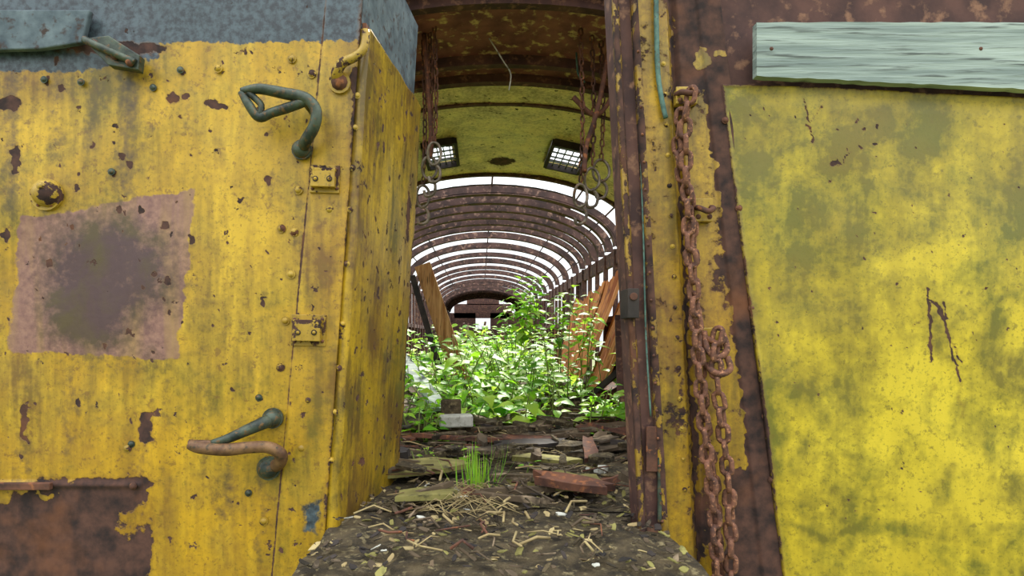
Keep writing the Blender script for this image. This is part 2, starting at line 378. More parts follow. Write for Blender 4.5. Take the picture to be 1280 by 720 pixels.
u, v = grid(a0, a1, VT, VB, 34, 440)
q = (u-a0(v))/(a1(v)-a0(v))
off = .01+.014*(np.abs(q-.12)<.1)+.02*(np.abs(q-.88)<.12)-.03*np.exp(-((q-.55)/.22)**2)
rust = .58+.6*(vn(u/5, v/26, 21)-.5)
sheet('trim_2', wp(u,v,off), u, v, dict(rust=rust,grime=.5,blue=(vn(u/6,v/50,22) > .85)*.45), 'yf', .02)
m = MB()
m.prism([W(a0(VT)+1,VT,-.001),W(a0(VB)+1,VB,-.001),W(a0(VB)+34,VB,-.001),W(a0(VT)+30,VT,-.001)], (0,.09,0), 'maroon')
for vv in range(70, 660, 34):
    m.dome(W(a0(vv)+28,vv,.028), (0,-1,0), .005,.004,'rust',8,2)
m.box(W(787,380,.0), (.035,.09,.09), 'black'); m.cyl(W(787,372,.03), (0,-1,0), .012,.02,'rust')
m.box(W(822,610,.018),(.012,.010,.20),'darkiron')
m.box(W(816,560,.014),(.05,.008,.14),'rust')
m.obj('door_jamb_post', bevel=.002)

# ------------------------------------------------------------ header, sill, boards
m = MB()
m.prism([W(-260,VT-70,.03),W(1560,VT-70,.03),W(1560,VT,.03),W(-260,VT,.03)], (0,.06,0), 'maroon')
m.obj('trim_3', bevel=.004)
m = MB()
m.prism([W(-260,VB,.05),W(1560,VB,.05),W(1560,VB+110,.05),W(-260,VB+110,.05)], (0,.12,0), 'black')
for uu in range(-240, 1560, 60): m.dome(W(uu,VB+30,.05),(0,-1,0),.014,.01,'black')
m.obj('end_sill_beam', bevel=.004)
m = MB(); m.box((.05, 1.54, FL-.040), (1.06,.39,.03), 'rust')
for sx in (-.38,.48):
    m.prism([(sx,1.72,FL-.055),(sx,1.40,FL-.055),(sx,1.72,FL-.30)],(.02,0,0),'rust')
m.obj('gangway_step_plate', bevel=.003)
m = MB()
nb = 50; top = []; bot = []
for i in range(nb+1):
    x = 937+(1560-937)*i/nb
    top.append(W(x, 38+random.uniform(-.6,.6), .045)); bot.append(W(x, 103+(x-937)*.05+random.uniform(-.8,.8), .045))
vs = top+bot+[p+Vector((0,.026,0)) for p in top+bot]; n1 = nb+1; fs = []
for i in range(nb):
    fs += [(i,i+1,n1+i+1,n1+i),(2*n1+i,3*n1+i,3*n1+i+1,2*n1+i+1),(i,2*n1+i,2*n1+i+1,i+1),(n1+i,n1+i+1,3*n1+i+1,3*n1+i)]
fs += [(0,n1,3*n1,2*n1),(nb,2*n1+nb,3*n1+nb,n1+nb)]
m.add(vs, fs, 'wood')
for x in (955,1210): m.dome(W(x,70,.045),(0,-1,0),.006,.003,'rust')
m.obj('weathered_wooden_board')
m = MB()
m.prism([W(-260,20,.035),W(122,20,.035),W(112,60,.035),W(60,68,.035),W(-260,76,.035)], (0,.02,0), 'bluegrey')
m.obj('roof_canvas_edge', bevel=.004)

# ------------------------------------------------------------ fittings on the left wall
m = MB()
def riv(u, v, r=4.4, k='yf', off=.003, mm=None):
    mm = mm or m
    mm.cyl(W(u,v,off-.002),(0,-1,0), r*K*1.25,.003,k,12); mm.dome(W(u,v,off),(0,-1,0), r*K, r*K*.75, k)
for a in [(390,93),(386,126),(373,238),(352,286),(368,290),(364,343),(357,401),(351,459),(365,74),(412,262),(330,651),(386,500),(377,560),(273,86),(160,560)]:
    riv(*a)
for a in [(444,160),(441,210),(438,262),(434,330),(429,405),(424,460),(419,515),(414,575),(447,120)]: riv(*a, 3.2)
for a in [(226,88),(165,555),(102,103),(56,100),(192,110),(140,215),(311,616),(324,497)]: riv(a[0],a[1],3.6,'darkiron')
for v_ in range(80, 650, 38): riv(b1(v_)-10, v_, 2.4, 'yf', .002)
for a in [(913,150),(930,260),(946,385),(963,520),(971,600)]: riv(a[0]-6,a[1],3.5,'rust',-.002)
m.obj('wall_rivets')
m = MB()
m.cyl(W(60,244,.0),(0,-1,0),.050,.012,'yf',20); m.dome(W(62,243,.012),(0,-1,0),.043,.034,'yf',16,5)
m.dome(W(64,237,.042),(0,-1,0),.012,.008,'yf')
for k in range(6):
    a = k*math.pi/3; m.dome(W(60+16*math.cos(a),244+16*math.sin(a),.014),(0,-1,0),.005,.004,'rust')
m.obj('round_cover_boss')

def latch(u, v, w, h, tilt=0):
    m = MB(); R = Matrix.Rotation(tilt,3,'Y')
    m.box(W(u,v,.006),(w*K*1.12,.012,h*K*1.15),'yf',R); m.box(W(u,v+2,.022),(w*K*.9,.028,h*K*.66),'yf',R)
    m.box(W(u,v-h*.32,.02),(w*K*.95,.03,h*K*.12),'yf',R)
    for s1 in (-.26,.26):
        m.cyl(W(u+w*s1,v+h*.08,.036),(0,-1,0),.009,.003,'black',12); m.dome(W(u+w*s1,v+h*.08,.038),(0,-1,0),.006,.005,'yf')
    for s1 in (-.45,.45):
        for s2 in (-.4,.4): m.dome(W(u+w*s1,v+h*s2,.012),(0,-1,0),.006,.005,'rust')
    return m.obj('latch_keeper', bevel=.004)
latch(407,225,33,30,.03); latch(387,413,38,34,.02)
m = MB(); yy = 2.02; sx = (yy-D0)/(DB-D0); zz = .24
m.box((leafx(sx,zz)+.008, yy, ZC+zz), (.018,.30,.15),'yf', Matrix.Rotation(-.19,3,'Z'))
m.box((leafx(sx,zz)+.02, yy, ZC+zz-.01), (.012,.24,.09),'yf', Matrix.Rotation(-.19,3,'Z'))
for yv in (1.93,2.12):
    for zv in (.19,.29): m.dome((leafx((yv-D0)/.6,zv)+.018,yv,ZC+zv),(1,-.2,0),.009,.008,'rust')
m.obj('door_lock_plate', bevel=.003)
m = MB()
for zv in np.arange(-.55,.93,.105):
    for sv in (.07,.92):
        m.dome((leafx(sv,zv)+.002, D0+sv*.6, ZC+zv),(1,-.2,0),.009,.007,'yf')
m.obj('door_rivets')

m = MB()
m.tube([W(380,189,.008),W(388,184,.05),W(402,168,.075),W(404,150,.08),W(392,137,.082),W(365,131,.085),W(338,127,.09),W(317,130,.09)],[.016,.018,.017,.017,.018,.017,.015,.010],'darkiron',12,interp=6)
m.tube([W(317,131,.09),W(326,146,.09),W(337,160,.085),W(352,154,.082),W(370,148,.08),W(392,140,.08)],[.010,.014,.014,.014,.015,.014],'darkiron',12,interp=6)
m.tube([W(322,129,.088),W(332,137,.088),W(340,146,.086),W(338,158,.085)],.010,'darkiron',8,interp=4)
m.cyl(W(379,189,.006),(0,-1,0),.031,.012,'darkiron'); m.dome(W(379,189,.018),(0,-1,0),.028,.024,'darkiron',14,4)
m.cyl(W(392,140,.006),(0,-1,0),.014,.08,'darkiron')
m.obj('grab_handle')
m = MB()
m.tube([W(343,522,.008),W(336,526,.045),W(318,534,.07),W(300,542,.09),W(284,546,.10)],[.020,.020,.017,.014,.009],'darkiron',12,interp=6)
m.tube([W(259,547,.105),W(272,551,.105),W(300,554,.10),W(328,552,.09),W(348,553,.08),W(360,562,.065),W(355,575,.04),W(340,584,.008)],[.015,.019,.019,.018,.018,.019,.020,.020],'handle',12,interp=6)
m.tube([W(284,546,.10),W(270,546,.104),W(259,547,.105)],[.009,.010,.014],'handle',8,interp=3)
m.cyl(W(343,522,.006),(0,-1,0),.032,.012,'darkiron'); m.dome(W(343,522,.018),(0,-1,0),.028,.026,'darkiron',14,4)
m.cyl(W(338,584,.006),(0,-1,0),.037,.012,'darkiron'); m.dome(W(338,584,.018),(0,-1,0),.032,.028,'darkiron',14,4)
m.obj('grab_handle')
m = MB()
m.prism([W(118,60,.056),W(150,56,.056),W(188,80,.056),W(186,98,.056),W(150,92,.056)],(0,.03,0),'darkiron')
m.tube([W(122,62,.06),W(150,76,.07),W(184,90,.06)],.012,'darkiron',8,interp=3)
for a in [(135,68),(160,82),(178,90)]: m.dome(W(a[0],a[1],.062),(0,-1,0),.014,.012,'rust')
m.obj('corroded_hinge', bevel=.003)
m = MB()
m.tube([W(425,104,.004),W(424,98,.03),W(432,88,.045),W(448,80,.045),W(458,68,.04),W(460,45,.03)],[.02,.018,.015,.013,.013,.012],'yf',10,interp=5)
m.cyl(W(426,106,.004),(0,-1,0),.034,.014,'yf'); m.dome(W(426,106,.018),(0,-1,0),.026,.020,'rust')
m.obj('bent_pipe_bracket')
m = MB()
m.box(W(-40,606,.016),(.545*1.0,.016,.022),'rust'); m.dome(W(170,606,.014),(0,-1,0),.012,.01,'rust')
m.obj('trim_4', bevel=.003)

# ------------------------------------------------------------ chains
def chain(m, pts, L=.068, Wd=.044, r=.0080, k='chain', nseg=7):
    P = [Vector(p) for p in pts]; seq = []; 
    for i in range(len(P)-1):
        a, b, c, d = P[max(i-1,0)], P[i], P[i+1], P[min(i+2,len(P)-1)]
        for j in range(30):
            t = j/30; seq.append(.5*((2*b)+(c-a)*t+(2*a-5*b+4*c-d)*t*t+(3*b-a-3*c+d)*t**3))
    seq.append(P[-1]); pitch = L-2*r*1.15; acc = 0; nxt = 0; n = 0
    for i in range(1, len(seq)):
        dd = seq[i]-seq[i-1]; l = dd.length
        while acc+l >= nxt:
            c = seq[i-1]+dd*((nxt-acc)/max(l,1e-9)); t = dd.normalized()
            s0 = Vector((1,0,0)); s0 = (s0-t*s0.dot(t)).normalized(); s1 = t.cross(s0)
            an = (n%2)*math.pi/2+random.uniform(-.35,.35)+.55
            sd = s0*math.cos(an)+s1*math.sin(an); t2 = (t+sd*random.uniform(-.12,.12)).normalized()
            h = (L-Wd)/2; rad = Wd/2-r; path = []
            for q in range(7):
                a = math.pi*q/6; path.append(c+t2*(h+rad*math.sin(a))+sd*rad*math.cos(a))
            for q in range(7):
                a = math.pi+math.pi*q/6; path.append(c+t2*(-h+rad*math.sin(a))+sd*rad*math.cos(a))
            m.tube(path, r*random.uniform(.92,1.12), k, nseg, closed=True)
            n += 1; nxt += pitch
        acc += l
m = MB()
chain(m, [W(856,128,.05),W(850,160,.045),W(852,240,.045),W(854,300,.05),W(860,370,.05),W(866,470,.055),W(874,560,.055),W(884,640,.055),W(890,780,.055)])
chain(m, [W(846,150,.03),W(844,200,.02),W(860,260,.022),W(864,330,.02),W(866,390,.02),W(872,450,.02),W(880,540,.02),W(890,610,.022),W(896,770,.02)],L=.06,Wd=.038,r=.007)
chain(m, [W(888,420,.05),W(885,445,.055),W(890,500,.055),W(899,570,.05),W(903,640,.055),W(905,760,.05)])
m.tube([W(877,415,.02),W(876,436,.05),W(888,446,.055),W(900,436,.05),W(899,415,.02)],.010,'chain',8,interp=4)
m.tube([W(878,455,.03),W(880,462,.06),W(890,466,.065),W(902,460,.06),W(900,445,.05)],.010,'chain',8,interp=4)
m.obj('rusty_hanging_chain')
for a, w, h in [((856,122),24,18),((877,264),20,24),((889,424),24,24)]:
    m = MB(); m.box(W(a[0],a[1],.004),(w*K*1.1,.03,h*K*1.2),'yf')
    m.tube([W(a[0]-w*.45,a[1]-h*.2,.0),W(a[0]-w*.4,a[1],.04),W(a[0],a[1]+h*.2,.052),W(a[0]+w*.4,a[1],.04),W(a[0]+w*.45,a[1]-h*.2,.0)],.009,'rust',8,interp=4)
    for sx in (-.35,.35): m.dome(W(a[0]+w*sx,a[1]+h*.35,.018),(0,-1,0),.009,.008,'chain')
    m.obj('chain_bracket', bevel=.003)
m = MB(); m.tube([W(818,-20,.015),W(820,80,.013),W(824,120,.015),W(830,150,.016)],.008,'teal',8,interp=5)
m.tube([W(800,200,.01),W(803,300,.012),W(806,420,.012),W(812,520,.012)],.003,'teal',6,interp=5); m.obj('teal_cable')

# ------------------------------------------------------------ CAR SHELL
HW = 1.45; SPR = ZC+1.0; RISE = .66
def arch(th, rr_=0.):
    return X0+(HW+rr_)*math.cos(th), SPR+(RISE+rr_)*math.sin(th)
def vault(name, y0, y1, mat, holes=(), masks=None, th0=0, th1=math.pi, ny=60, nt=140, r=0.):
    th = np.linspace(th0, th1, nt)[None,:]*np.ones((ny,1)); y = np.linspace(y0,y1,ny)[:,None]*np.ones((1,nt))
    P = np.stack([X0+(HW+r)*np.cos(th), y, SPR+(RISE+r)*np.sin(th)+(vn(th*9,y*3,5)-.5)*.012], -1)
    me = bpy.data.meshes.new(name); fs = []
    for i in range(ny-1):
        for j in range(nt-1):
            cx = P[i,j,0]; cy = y[i,j]
            if any(h[0] < cx < h[1] and h[2] < cy < h[3] for h in holes): continue
            fs.append((i*nt+j, i*nt+j+1, (i+1)*nt+j+1, (i+1)*nt+j))
    me.from_pydata(P.reshape(-1,3).tolist(), [], fs); me.polygons.foreach_set('use_smooth',[True]*len(fs))
    z = np.zeros((ny,nt)); mk = masks(P[...,0], y) if masks else {}
    for nm, ks in (('mask1',('rust','pink','grime')),('mask2',('dark','pale','blue'))):
        a = me.color_attributes.new(nm,'FLOAT_COLOR','POINT')
        a.data.foreach_set('color', np.stack([mk.get(k,z)+z for k in ks]+[z+1],-1).astype(np.float32).reshape(-1))
    me.materials.append(M[mat]); o = bpy.data.objects.new(name, me); sc.collection.objects.link(o)
    so = o.modifiers.new('thickness','SOLIDIFY'); so.thickness = .02; so.offset = 1
    return o
vents = [(-.46,-.22,4.6,5.15),(.62,.90,4.6,5.15)]
def cm(x, y):
    rust = np.clip(.62-(y-3.55)/.2,0,1); rust = mx(rust, np.clip(.6-(5.62-y)/.1,0,1))
    rust = mx(rust, np.clip(.55-np.abs(y-3.95)/.1,0,1)); rust = mx(rust, ell(x,y,.2,5.25,.12,.12,.5)); rust = mx(rust, .26+0*x)
    return dict(rust=rust, grime=.05+.45*vn(x*3,y*3,31), pale=.3)
vault('ceiling', 3.55, 5.62, 'yc', vents, cm)
vault('ceiling_porch', 2.55, 3.56, 'porch', r=.01)
m = MB()
def rib(m, y, w, h, k, th0=.0, th1=math.pi, n=40, r0=0.):
    vs = []; fs = []
    for i in range(n+1):
        th = th0+(th1-th0)*i/n
        for rr_, yy in ((r0,y-w/2),(r0,y+w/2),(r0-h,y+w/2),(r0-h,y-w/2)):
            x, z = arch(th, rr_); vs.append((x, yy, z))
    for i in range(n):
        a = i*4
        for j in range(4): fs.append((a+j, a+(j+1)%4, a+4+(j+1)%4, a+4+j))
    fs += [(0,1,2,3),(n*4+3,n*4+2,n*4+1,n*4)]
    m.add(vs, fs, k, False)
rib(m,3.30,.05,.07,'maroon'); rib(m,3.55,.06,.06,'maroon'); rib(m,3.95,.04,.03,'maroon'); rib(m,5.64,.05,.05,'rib'); rib(m,2.7,.05,.07,'maroon')
m.obj('porch_roof_rib')
for h in vents:
    m = MB(); cx = (h[0]+h[1])/2; cy = (h[2]+h[3])/2; off = (cx-X0)/HW; th = math.acos(off); _, z = arch(th)
    tilt = math.atan2(-RISE*off/ math.sqrt(1-off*off), HW); R = Matrix.Rotation(-tilt,3,'Y'); c = Vector((cx,cy,z-.03))
    w, l = h[1]-h[0]+.03, h[3]-h[2]+.06
    for sx in (-1,1): m.box(c+R@Vector((sx*w/2,0,0)),(.03,l,.09),'black',R)
    for sy in (-1,1): m.box(c+R@Vector((0,sy*l/2,0)),(w,.03,.09),'black',R)
    for i in range(1,5): m.box(c+R@Vector((-w/2+w*i/5,0,-.01)),(.010,l,.012),'darkiron',R)
    for i in range(1,5): m.box(c+R@Vector((0,-l/2+l*i/5,-.01)),(w,.012,.012),'darkiron',R)
    m.box(c+R@Vector((.3*w,-l/2-.03,-.04)),(.05,.05,.05),'black',R)
    m.obj('roof_vent')

m = MB(); dense = [6.25+.42*i for i in range(6)]; sparse = []
y = 8.95
while y < 24: sparse.append(y); y += 1.02+random.uniform(-.06,.06)
for y in dense:
    rib(m, y, .045, .075, 'rib', r0=random.uniform(-.015,.015)); rib(m, y, .10, .012, 'rib', r0=-.075)
for y in sparse:
    rib(m, y, .05, .085, 'rib', r0=random.uniform(-.02,.01)); rib(m, y, .10, .012, 'rib', r0=-.085)
    if random.random() < .7:
        t0 = random.uniform(0,.6); rib(m, y+random.uniform(.3,.5), .035, .035, 'rib', th0=t0, th1=random.uniform(2.4,3.14), r0=.0)
for th in np.radians([14,30,50,90,130,150,166]):
    a, b = arch(th,.012); m.tube([(a,5.6,b),(a+.01,14,b),(a,24.2,b)],.011,'rib',5)
m.obj('roof_ribs')
m = MB()
def skin(y0,y1,a0_,a1_,k='rib'):
    n = 14; vs = []
    for yy in (y0,y1):
        for i in range(n+1):
            x,z = arch(math.radians(a0_+(a1_-a0_)*i/n),.03); vs.append((x,yy,z))
    m.add(vs,[(i,i+1,n+2+i,n+1+i) for i in range(n)],k)
for y in dense[:-1]: skin(y-.03, y+.20, 46+random.uniform(-8,8), 180)
for i,y in enumerate(sparse[:-1]):
    if y > 19: skin(y, y+1.02, 0, 180)
m.obj('roof_skin')

def side(name, X, sgn, k='maroon'):
    m = MB()
    m.box((X,(2.95+24.2)/2,SPR-.09),(.05,21.3,.16),k)
    m.box((X,(2.95+24.2)/2,FL+.80),(.07,21.3,.07),k)
    yy = 2.95
    while yy < 24.2:
        m.box((X-sgn*.02,yy,(FL+SPR)/2),(.05,.06,SPR-FL),'maroon'); yy += .50
    yy = 2.95
    while yy < 24:
        L = random.uniform(.9,1.6)
        if random.random() < .9: m.box((X+sgn*.03,yy+L/2,FL+.38),(.008,L-.02,.80),random.choice(('rust','maroon','orange')))
        if random.random() < .4 : m.box((X+sgn*.03,yy+L/2,FL+1.18),(.008,L*.6,.70),random.choice(('rust','maroon')))
        yy += L
    m.box((X,1.92,(FL+SPR)/2),(.10,.16,SPR-FL),k)
    m.box((X,24.2,(FL+SPR)/2),(.10,.10,SPR-FL),k)
    return m.obj(name)
side('wall_left', X0-HW, -1); side('wall_right', X0+HW, 1)
m = MB()
for sx in (-1,1): m.box((X0+sx*.92,24.3,(FL+SPR)/2),(1.2,.06,SPR-FL),'maroon')
m.box((X0,24.3,SPR+.08),(2.5,.06,.62),'maroon'); m.box((X0,24.3,SPR+.5),(1.4,.06,.3),'maroon')
m.box((X0,24.28,FL+.45),(.7,.06,.9),'rust')
m.obj('wall_back')
m = MB(); nx, ny = 60, 300; vs = []
def fz(x, y): return .035*float(vn(np.float64(x*5),np.float64(y*5),2))+.02*float(vn(np.float64(x*17),np.float64(y*17),4))
for j in range(ny+1):
    for i in range(nx+1):
        x = X0-HW+2*HW*i/nx; y = 1.90+22.4*(j/ny)**1.4
        vs.append((x,y,FL-.02+fz(x,y)))
fs = [(j*(nx+1)+i, j*(nx+1)+i+1, (j+1)*(nx+1)+i+1, (j+1)*(nx+1)+i) for j in range(ny) for i in range(nx)]
m.add(vs, fs, 'litter', True)
nx2, ny2 = 80, 40; vs = []
for j in range(ny2+1):
    for i in range(nx2+1):
        x = -.47+1.05*i/nx2; y = 1.36+.56*j/ny2
        vs.append((x,y,FL-.024+fz(x,y)))
m.add(vs,[(j*(nx2+1)+i,j*(nx2+1)+i+1,(j+1)*(nx2+1)+i+1,(j+1)*(nx2+1)+i) for j in range(ny2) for i in range(nx2)],'litter',True)
m.obj('floor')
m = MB(); m.box((X0,13.05,FL-.20),(2*HW+.1,22.2,.14),'black'); m.obj('underframe')
m = MB(); m.add([(-40,-30,0),(40,-30,0),(40,60,0),(-40,60,0)],[(0,1,2,3)],'ground'); m.obj('ground')
m = MB()
for yy in (3.2,5.0,20,21.8):
    for sx in (-.72,.72):
        m.cyl((X0+sx-.06*np.sign(sx),yy,.40),(1,0,0),.40,.12,'rust',32)
    m.tube([(X0-.85,yy,.40),(X0+.85,yy,.40)],.07,'rust',12)
for yy in (4.1,20.9):
    for sx in (-.95,.95): m.box((X0+sx,yy,.55),(.12,2.6,.24),'black')
    m.box((X0,yy,.70),(1.9,.5,.44),'black')
m.obj('bogie_wheelset')

# rusty curling sheets hanging off the right wall
m = MB()
for (ya,yb,top_,ph,kx) in ((4.85,5.85,1.20,0,.42),(5.75,6.8,1.27,1,.46),(6.7,7.8,1.20,2,.42),(7.7,8.9,1.14,3,.3)):
    nz, ny = 28, 44; vs = []
    for j in range(ny+1):
        t = j/ny
        for i in range(nz+1):
            q = i/nz; yy = ya+(yb-ya)*t
            z = FL+.06+(top_+.04*math.sin(t*5+ph)+.02*math.sin(t*23+ph)-.06)*q
            x = X0+HW-.09-kx*(1-q)**1.5*(1-.1*t)-.04*math.sin(q*3.1)-.03*(1-t)+.014*math.sin(t*44+ph)
            vs.append((x,yy-.12*q*q,z))
    m.add(vs,[(j*(nz+1)+i,j*(nz+1)+i+1,(j+1)*(nz+1)+i+1,(j+1)*(nz+1)+i) for j in range(ny) for i in range(nz)],'orange',True)
m.obj('curled_rusty_panel')

# ------------------------------------------------------------ debris on the floor
m = MB()
cols = ['oldwood','litter','rust','oldwood','black','litter','oldwood','litter']
def rot(a,b,c): return Matrix.Rotation(random.uniform(0,3.14) if a is None else a,3,'Z')@Matrix.Rotation(random.uniform(-b,b),3,'Y')@Matrix.Rotation(random.uniform(-c,c),3,'X')
for i in range(480):
    y = 1.95+random.random()**1.1*4.2; x = random.uniform(X0-1.0,X0+1.1)
    if y < 2.6 and random.random() < .4: continue
    if y < 2.3 and not -.45 < x < .6: continue
    L = random.uniform(.04,.34); w = random.uniform(.015,.09); h = random.uniform(.006,.022)
    m.shard((x,y,FL+.03+random.uniform(0,.06)),L,w,h,random.choice(cols),rot(random.gauss(0,.8),.22,.3))
for i in range(320):
    y = 1.45+random.random()*3.0; x = random.uniform(-.40,.50) if y < 2.4 else random.uniform(-.6,1.0); L = random.uniform(.06,.28); a = random.uniform(0,6.28); z = FL+.03+random.uniform(0,.04)
    if y < 2.0: L *= .5; x *= .8
    m.tube([(x,y,z),(x+L*.5*math.cos(a),y+L*.5*math.sin(a),z+random.uniform(-.01,.02)),(x+L*math.cos(a+.3),y+L*math.sin(a+.3),z)],random.uniform(.0015,.005),random.choice(('oldwood','litter','straw','rust')),5)
for i in range(1800):
    y = 1.38+random.random()**1.1*3.0; x = random.uniform(-.45,.55) if y < 2.3 else random.uniform(-.6,1.0)
    m.shard((x,y,FL+.005+fz(x,y)),random.uniform(.01,.045),random.uniform(.008,.025),.002,random.choice(('litter','oldwood','black','oliveply','litter','oldwood','white' if i%8==0 else 'straw')),rot(None,.5,.5))
for x,y,L,w,a,k in [(-.26,2.35,.42,.24,.3,'oliveply'),(.34,2.12,.30,.26,-.5,'oliveply'),(-.18,1.95,.28,.14,.2,'oliveply'),(.05,2.7,.5,.16,.1,'oldwood'),(.62,2.75,.5,.1,.6,'oldwood'),(-.05,3.0,.7,.10,-.15,'rust'),(.45,3.2,.6,.14,.2,'oldwood'),(.2,2.0,.4,.03,.3,'oldwood'),(.1,1.9,.28,.022,-.35,'oldwood'),(-.1,3.5,.9,.09,.1,'oldwood'),(.50,2.3,.07,.05,.9,'white'),(.25,2.85,.4,.12,.0,'black'),(.75,3.5,.5,.2,1.1,'rust'),(.2,3.05,.8,.06,.05,'oldwood'),(.28,2.5,.42,.10,-.1,'oliveply'),(.0,3.3,1.0,.05,.03,'oldwood'),(.28,3.0,.34,.22,.3,'rust')]:
    m.shard((x,y,FL+.05),L,w,.014,k,rot(a,.05,.1))
m.obj('floor_debris')
m = MB()
for i in range(90):
    x = random.uniform(-.26,.02); y = 1.80+random.uniform(0,.3); a = random.uniform(-1,1); L = random.uniform(.06,.18); z = FL+.03
    m.tube([(x,y,z),(x+L*.5*math.cos(a),y+L*.4*math.sin(a),z+random.uniform(.01,.04)),(x+L*math.cos(a),y+L*math.sin(a),z)],.0013,'straw',4)
m.obj('dry_straw_heap')
m = MB(); R = Matrix.Rotation(.15,3,'Z')
m.box((-.14,3.25,FL+.11),(.19,.10,.07),'white',R); m.box((-.17,3.28,FL+.18),(.12,.02,.10),'litter',R)
m.obj('crumpled_white_box', bevel=.01)
m = MB()
def plank(a, b, w, t, k, flat=False):
    a = Vector(a); b = Vector(b); d = (b-a); x = d.normalized(); y = Vector((0,1,0)) if flat else Vector((0,0,1)).cross(x).normalized()
    if flat: y = (y-x*y.dot(x)).normalized()
    z = x.cross(y); q = Matrix((x,y,z)).transposed(); m.box((a+b)/2,(d.length,w,t),k,q)
plank((-.14,5.5,FL+.03),(-.60,5.85,FL+1.34),.05,.17,'plank',True); m.obj('leaning_plank', bevel=.004)
m = MB(); plank((-.32,5.45,FL+.03),(-.70,5.8,FL+1.22),.05,.06,'black',True); m.obj('leaning_plank', bevel=.004)
m = MB()
plank((-.24,3.5,FL+.14),(-.62,4.3,FL+.46),.11,.02,'wood'); plank((-.25,3.9,FL+.05),(-.7,4.2,FL+.36),.14,.02,'oldwood'); plank((-.36,3.2,FL+.08),(-.6,4.0,FL+.22),.12,.03,'oldwood')
m.obj('fallen_planks')
m = MB()
plank((.85,4.2,FL+.12),(1.3,4.5,FL+.30),.12,.06,'rust'); plank((.8,4.3,FL+.1),(1.2,4.1,FL+.5),.10,.04,'black'); plank((1.0,3.9,FL+.05),(1.1,4.4,FL+.75),.08,.05,'maroon')
m.obj('collapsed_steel_frame')
m = MB()
for i in range(30):
    y = random.uniform(9,20); x = random.uniform(X0-1.1,X0+1.1)
    plank((x,y,FL+.05),(x+random.uniform(-.5,.5),y+random.uniform(-.3,.3),FL+random.uniform(.3,1.2)),.08,.04,random.choice(('rust','oldwood','maroon')))
m.obj('fallen_roof_timbers')

# ------------------------------------------------------------ hanging hooks
def hooks(name, specs, bar=None):
    m = MB()
    for x,y,zt_,zb,ring in specs:
        chain(m,[(x,y,zt_),(x+.01,y,(zt_+zb)/2),(x,y,zb+.12)],L=.05,Wd=.03,r=.005,k='rust',nseg=5)
        c = Vector((x,y,zb+.06))
        pts = [c+Vector((ring*math.sin(a),.01*math.sin(a*2),.06*math.cos(a))) for a in np.linspace(0,2*math.pi,11)[:-1]]
        m.tube(pts,.008,'hook',6,closed=True,interp=2)
        m.tube([c+Vector((0,0,-.05)),c+Vector((.03,0,-.09)),c+Vector((.02,0,-.14)),c+Vector((-.02,0,-.15)),c+Vector((-.03,0,-.12))],.009,'hook',6,interp=3)
    if bar:
        for b in bar: m.tube(b,.014,'rust',6,interp=4)
    m.obj(name)
T = SPR+.62
hooks('hanging_coupling_hooks',[(-.27,3.0,T,ZC+.84,.04),(-.31,3.05,T,ZC+.70,.035),(-.24,2.95,T,ZC+.90,.035)],[[(-.30,3.0,T),(-.26,3.0,ZC+1.05),(-.28,3.0,ZC+.95)]])
hooks('hanging_coupling_hooks',[(.60,3.0,T-.03,ZC+.78,.04),(.66,3.05,T-.03,ZC+.84,.045),(.53,2.95,T-.02,ZC+.68,.035)],[[(.70,3.0,T-.05),(.62,2.95,ZC+1.20),(.56,2.95,ZC+1.0),(.54,2.9,ZC+.85)],[(.5,3.0,ZC+1.28),(.62,3.0,ZC+1.18),(.72,3.0,ZC+1.3)]])
m = MB(); m.tube([(.05,3.1,SPR+.65),(.13,3.1,ZC+1.52),(.17,3.1,ZC+1.45),(.16,3.1,ZC+1.36)],.004,'white',6,interp=5)
m.tube([(.55,3.2,SPR+.63),(.56,3.2,ZC+1.5),(.60,3.2,ZC+1.45)],.006,'teal',6,interp=5); m.obj('dangling_wire')

# ------------------------------------------------------------ vegetation
LV, LF, LT = [], [], []
def leaf(base, d, up, L, w, tint, droop=.25):
    d = d.normalized(); sd = d.cross(up).normalized(); up = sd.cross(d); o = len(LV)
    def P(t, sgn, f): return base+d*L*t+up*(-droop*L*t*t)+sd*sgn*w*f/2+up*(abs(sgn)*w*.14*f)
    LV.extend([P(0,0,0),P(.22,-1,.8),P(.22,0,0),P(.22,1,.8),P(.5,-1,1),P(.5,0,0),P(.5,1,1),P(.8,-1,.5),P(.8,0,0),P(.8,1,.5),P(1,0,0)])
    LF.extend([tuple(o+i for i in f) for f in [(0,2,1),(0,3,2),(1,2,5,4),(2,3,6,5),(4,5,8,7),(5,6,9,8),(7,8,10),(8,9,10)]]); LT.extend([tint]*11)
def plant(m, x, y, z, h, nl, Ls, spread=.25, z0=.15):
    z -= .02; h += .02
    lean = Vector((random.uniform(-spread,spread),random.uniform(-spread,spread),1))
    p0 = Vector((x,y,z)); mid = p0+Vector((lean.x*h*.4,lean.y*h*.4,h*.55)); top = p0+Vector((lean.x*h,lean.y*h,h))
    m.tube([p0,mid,top],[.005,.004,.002],'stem',4,interp=3); a = random.uniform(0,6.28)
    for i in range(nl):
        t = z0+(1-z0)*(i/max(1,nl-1)); p = (p0*(1-t)*(1-t)+mid*2*t*(1-t)+top*t*t); a += 2.4+random.uniform(-.3,.3)
        d = Vector((math.cos(a),math.sin(a),random.uniform(-.25,.5))); L = Ls*random.uniform(.6,1.15)*(1.15-.5*t)
        leaf(p+d*.02,d,Vector((random.uniform(-.3,.3),random.uniform(-.6,.1),1)),L,L*random.uniform(.42,.66),random.random()**2*.9,random.uniform(.1,.6))
